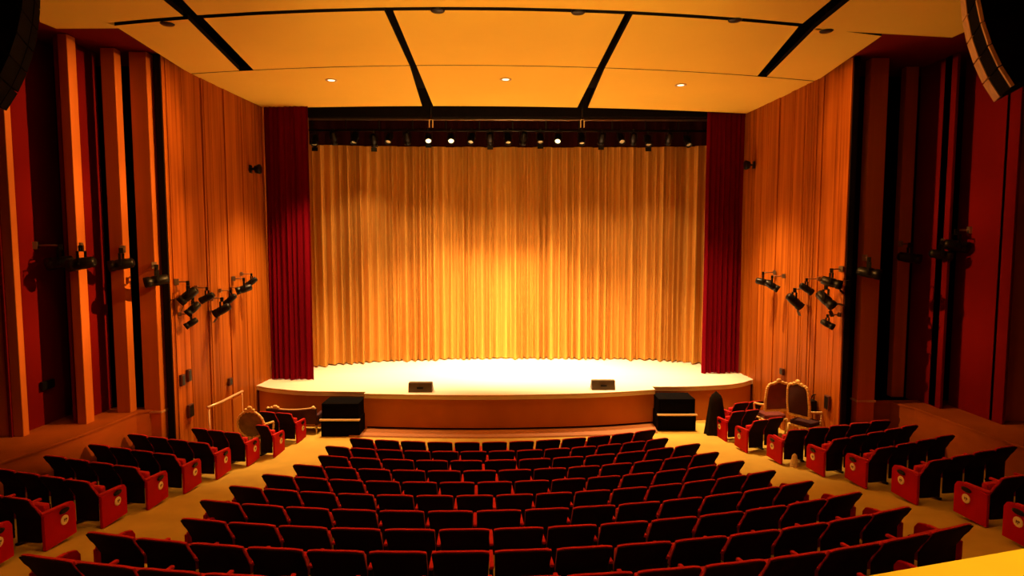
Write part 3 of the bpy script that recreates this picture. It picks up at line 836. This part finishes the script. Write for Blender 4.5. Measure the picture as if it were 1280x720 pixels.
# dark bag hanging on right wood wall
t = empty('hanging_bag', (wxr(13.45) - .005, 13.45, .90)); tag(t, 'black bag hanging on right wood wall beside the sideways armchair', 'bag')
b = MB(); b.box(-.16, -.02, -.11, .11, 0, .30); b.build('bag_body', M['coat'], t, bevel=.03)
b = MB(); b.tube([(-.08, -.07, .28), (-.06, -.05, .38), (-.04, 0, .42), (-.06, .05, .38), (-.08, .07, .28)], .012, 6); b.build('strap', M['coat'], t)
b = MB(); b.tube([(0, 0, .42), (-.07, 0, .42)], .012, 6); b.build('hook', M['can'], t)
# crumpled pale cloth by the aisle
o = drape((5.66, 11.90, floorz(5.66, 11.90)), .085, .27, 'small pale crumpled cloth bunched on the floor at the right aisle', 8, 'paper', 'crumpled_cloth'); o['category'] = 'cloth'

# handrail by the left wall
t = empty('handrail', (-6.48, 13.55, 0)); tag(t, 'pale handrail on dark posts against the left wood wall', 'handrail')
b = MB(); b.tube([(0, -.85, 1.22), (0, -.2, 1.18), (0, .45, 1.17), (0, .85, 1.16)], .028, 10); b.build('rail', M['brass'], t)
for yy in (-.78, .80):
    b = MB(); b.tube([(0, yy, 0), (0, yy, 1.17)], .02, 8); b.build('post', M['brass'], t)
b = MB(); b.box(-.02, .02, .30, .78, 0.02, 1.10); b.build('infill_panel', M['stagefront'], t)

# yellow balcony rail, lower right, near the camera
t = empty('balcony_rail', (1.9, 2.2, 0)); tag(t, 'bright yellow varnished balcony rail crossing the lower right corner', 'balcony rail')
u = Vector((.63, .17, 0)).normalized(); nrm = Vector((-u.y, u.x, 0))
P0 = Vector((1.28, 2.10, 3.52)) - Vector((1.9, 2.2, 0))
def railpt(s, d, z): return P0 + u * s - nrm * d + Vector((0, 0, z))
b = MB()
prof = [(0, 0), (.0, .0), (.0, -.05), (.42, -.05), (.42, 0)]
rows = [[railpt(s, d, z) for d, z in ((.0, -.10), (-.015, -.02), (.0, 0), (.40, 0), (.415, -.02), (.40, -.10))] for s in (-1.2, -.6, 0, .6, 1.2, 2.2, 3.2)]
b.grid(rows, smooth=False); b.build('rail_cap', M['yellow'], t)
b = MB(); b.grid([[railpt(s, .03, -.10), railpt(s, .03, -1.5)] for s in (-1.2, 0, 1.2, 3.2)], thick=(-nrm * .04), smooth=False); b.build('rail_front', M['parapet'], t)

# ------------------------------------------------------------------ lights
def spot(name, loc, target, power, color, size, blend=.8, r=.12):
    d = bpy.data.lights.new(name, 'SPOT'); d.energy = power; d.color = color; d.spot_size = radians(size); d.spot_blend = blend; d.shadow_soft_size = r
    o = bpy.data.objects.new(name, d); col.objects.link(o); o.location = loc
    v = Vector(target) - Vector(loc); o.rotation_euler = v.to_track_quat('-Z', 'Y').to_euler(); return o
def area(name, loc, target, power, color, sx, sy):
    d = bpy.data.lights.new(name, 'AREA'); d.energy = power; d.color = color; d.shape = 'RECTANGLE'; d.size = sx; d.size_y = sy
    o = bpy.data.objects.new(name, d); col.objects.link(o); o.location = loc
    v = Vector(target) - Vector(loc); o.rotation_euler = v.to_track_quat('-Z', 'Y').to_euler(); return o
WARM = (1, .68, .34); AMB = (1, .42, .09)
# lamps of the batten flood the stage boards; the boards light curtain, ceiling and walls
for (x, p) in ((-3.6, 2400), (-1.9, 2700), (-.4, 3300), (1.0, 3300), (2.4, 2800), (3.9, 2400)):
    spot('batten_beam', (x, 17.2, 7.45), (x * .9, 18.5 if abs(x) < 2 else 17.5, .9), p, WARM, 66, 1)
for x in (-4.6, 4.5):
    spot('side_wall_fill', (x, 15.2, 8.15), (x * 1.22, 15.3, .9), 3500, (1, .58, .22), 68, 1)  # added fill, not on the batten: lifts the lower side walls
for x in (-4.2, -2.2, 0, 2.2, 4.2):
    spot('curtain_beam', (x, 17.2, 7.5), (x, 19.4, .9), 560 if abs(x) < 3 else 300, WARM, 82, 1)
# house downlights recessed in the front ceiling panels
for (x, y) in ((-4.05, 13.94), (-.14, 13.87), (3.9, 14.36)):
    spot('downlight_beam', (x, y, 8.32), (x, y, 0), 420, AMB, 110, .8, .08)
for (x, y, p) in ((-4, 7.5, 240), (0, 7.0, 270), (4, 7.5, 120), (-4, 2, 80), (0, 1, 170), (4, 2, 50)):
    spot('house_beam', (x, y, 8.30), (x, y, 0), p, AMB, 130, .8, .15)
# added lamps without fixtures: narrow beams that brighten the pier edges
for s_, p in ((-1, 4800), (1, 2800)):
    for z_ in (2.2, 4.4, 6.8):
        spot('pier_fill', (-s_ * 1.98, 11.6, 8.25), (s_ * 8.1, 11.7 if s_ < 0 else 12.4, z_), p, AMB, 22, 1, .06)
# unseen fill lamp, added to brighten the middle of the ceiling
spot('ceiling_fill', (.3, .9, 3.9), (0, 10.8, 8.4), 4200, (1, .55, .14), 52, 1, .1)
spot('rail_fill', (3.2, 1.8, 7.5), (2.1, 2.2, 3.5), 680, (1, .7, .3), 25, .6, .05)  # extra lamp with no fixture, put in to brighten the yellow rail
w = bpy.data.worlds.new('world'); scene.world = w; w.use_nodes = True
w.node_tree.nodes['Background'].inputs[0].default_value = (.01, .005, .003, 1); w.node_tree.nodes['Background'].inputs[1].default_value = 1

scene.view_settings.view_transform = 'Standard'; scene.view_settings.look = 'None'
scene.view_settings.gamma = 1; scene.view_settings.exposure = 0; scene.view_settings.use_curve_mapping = False
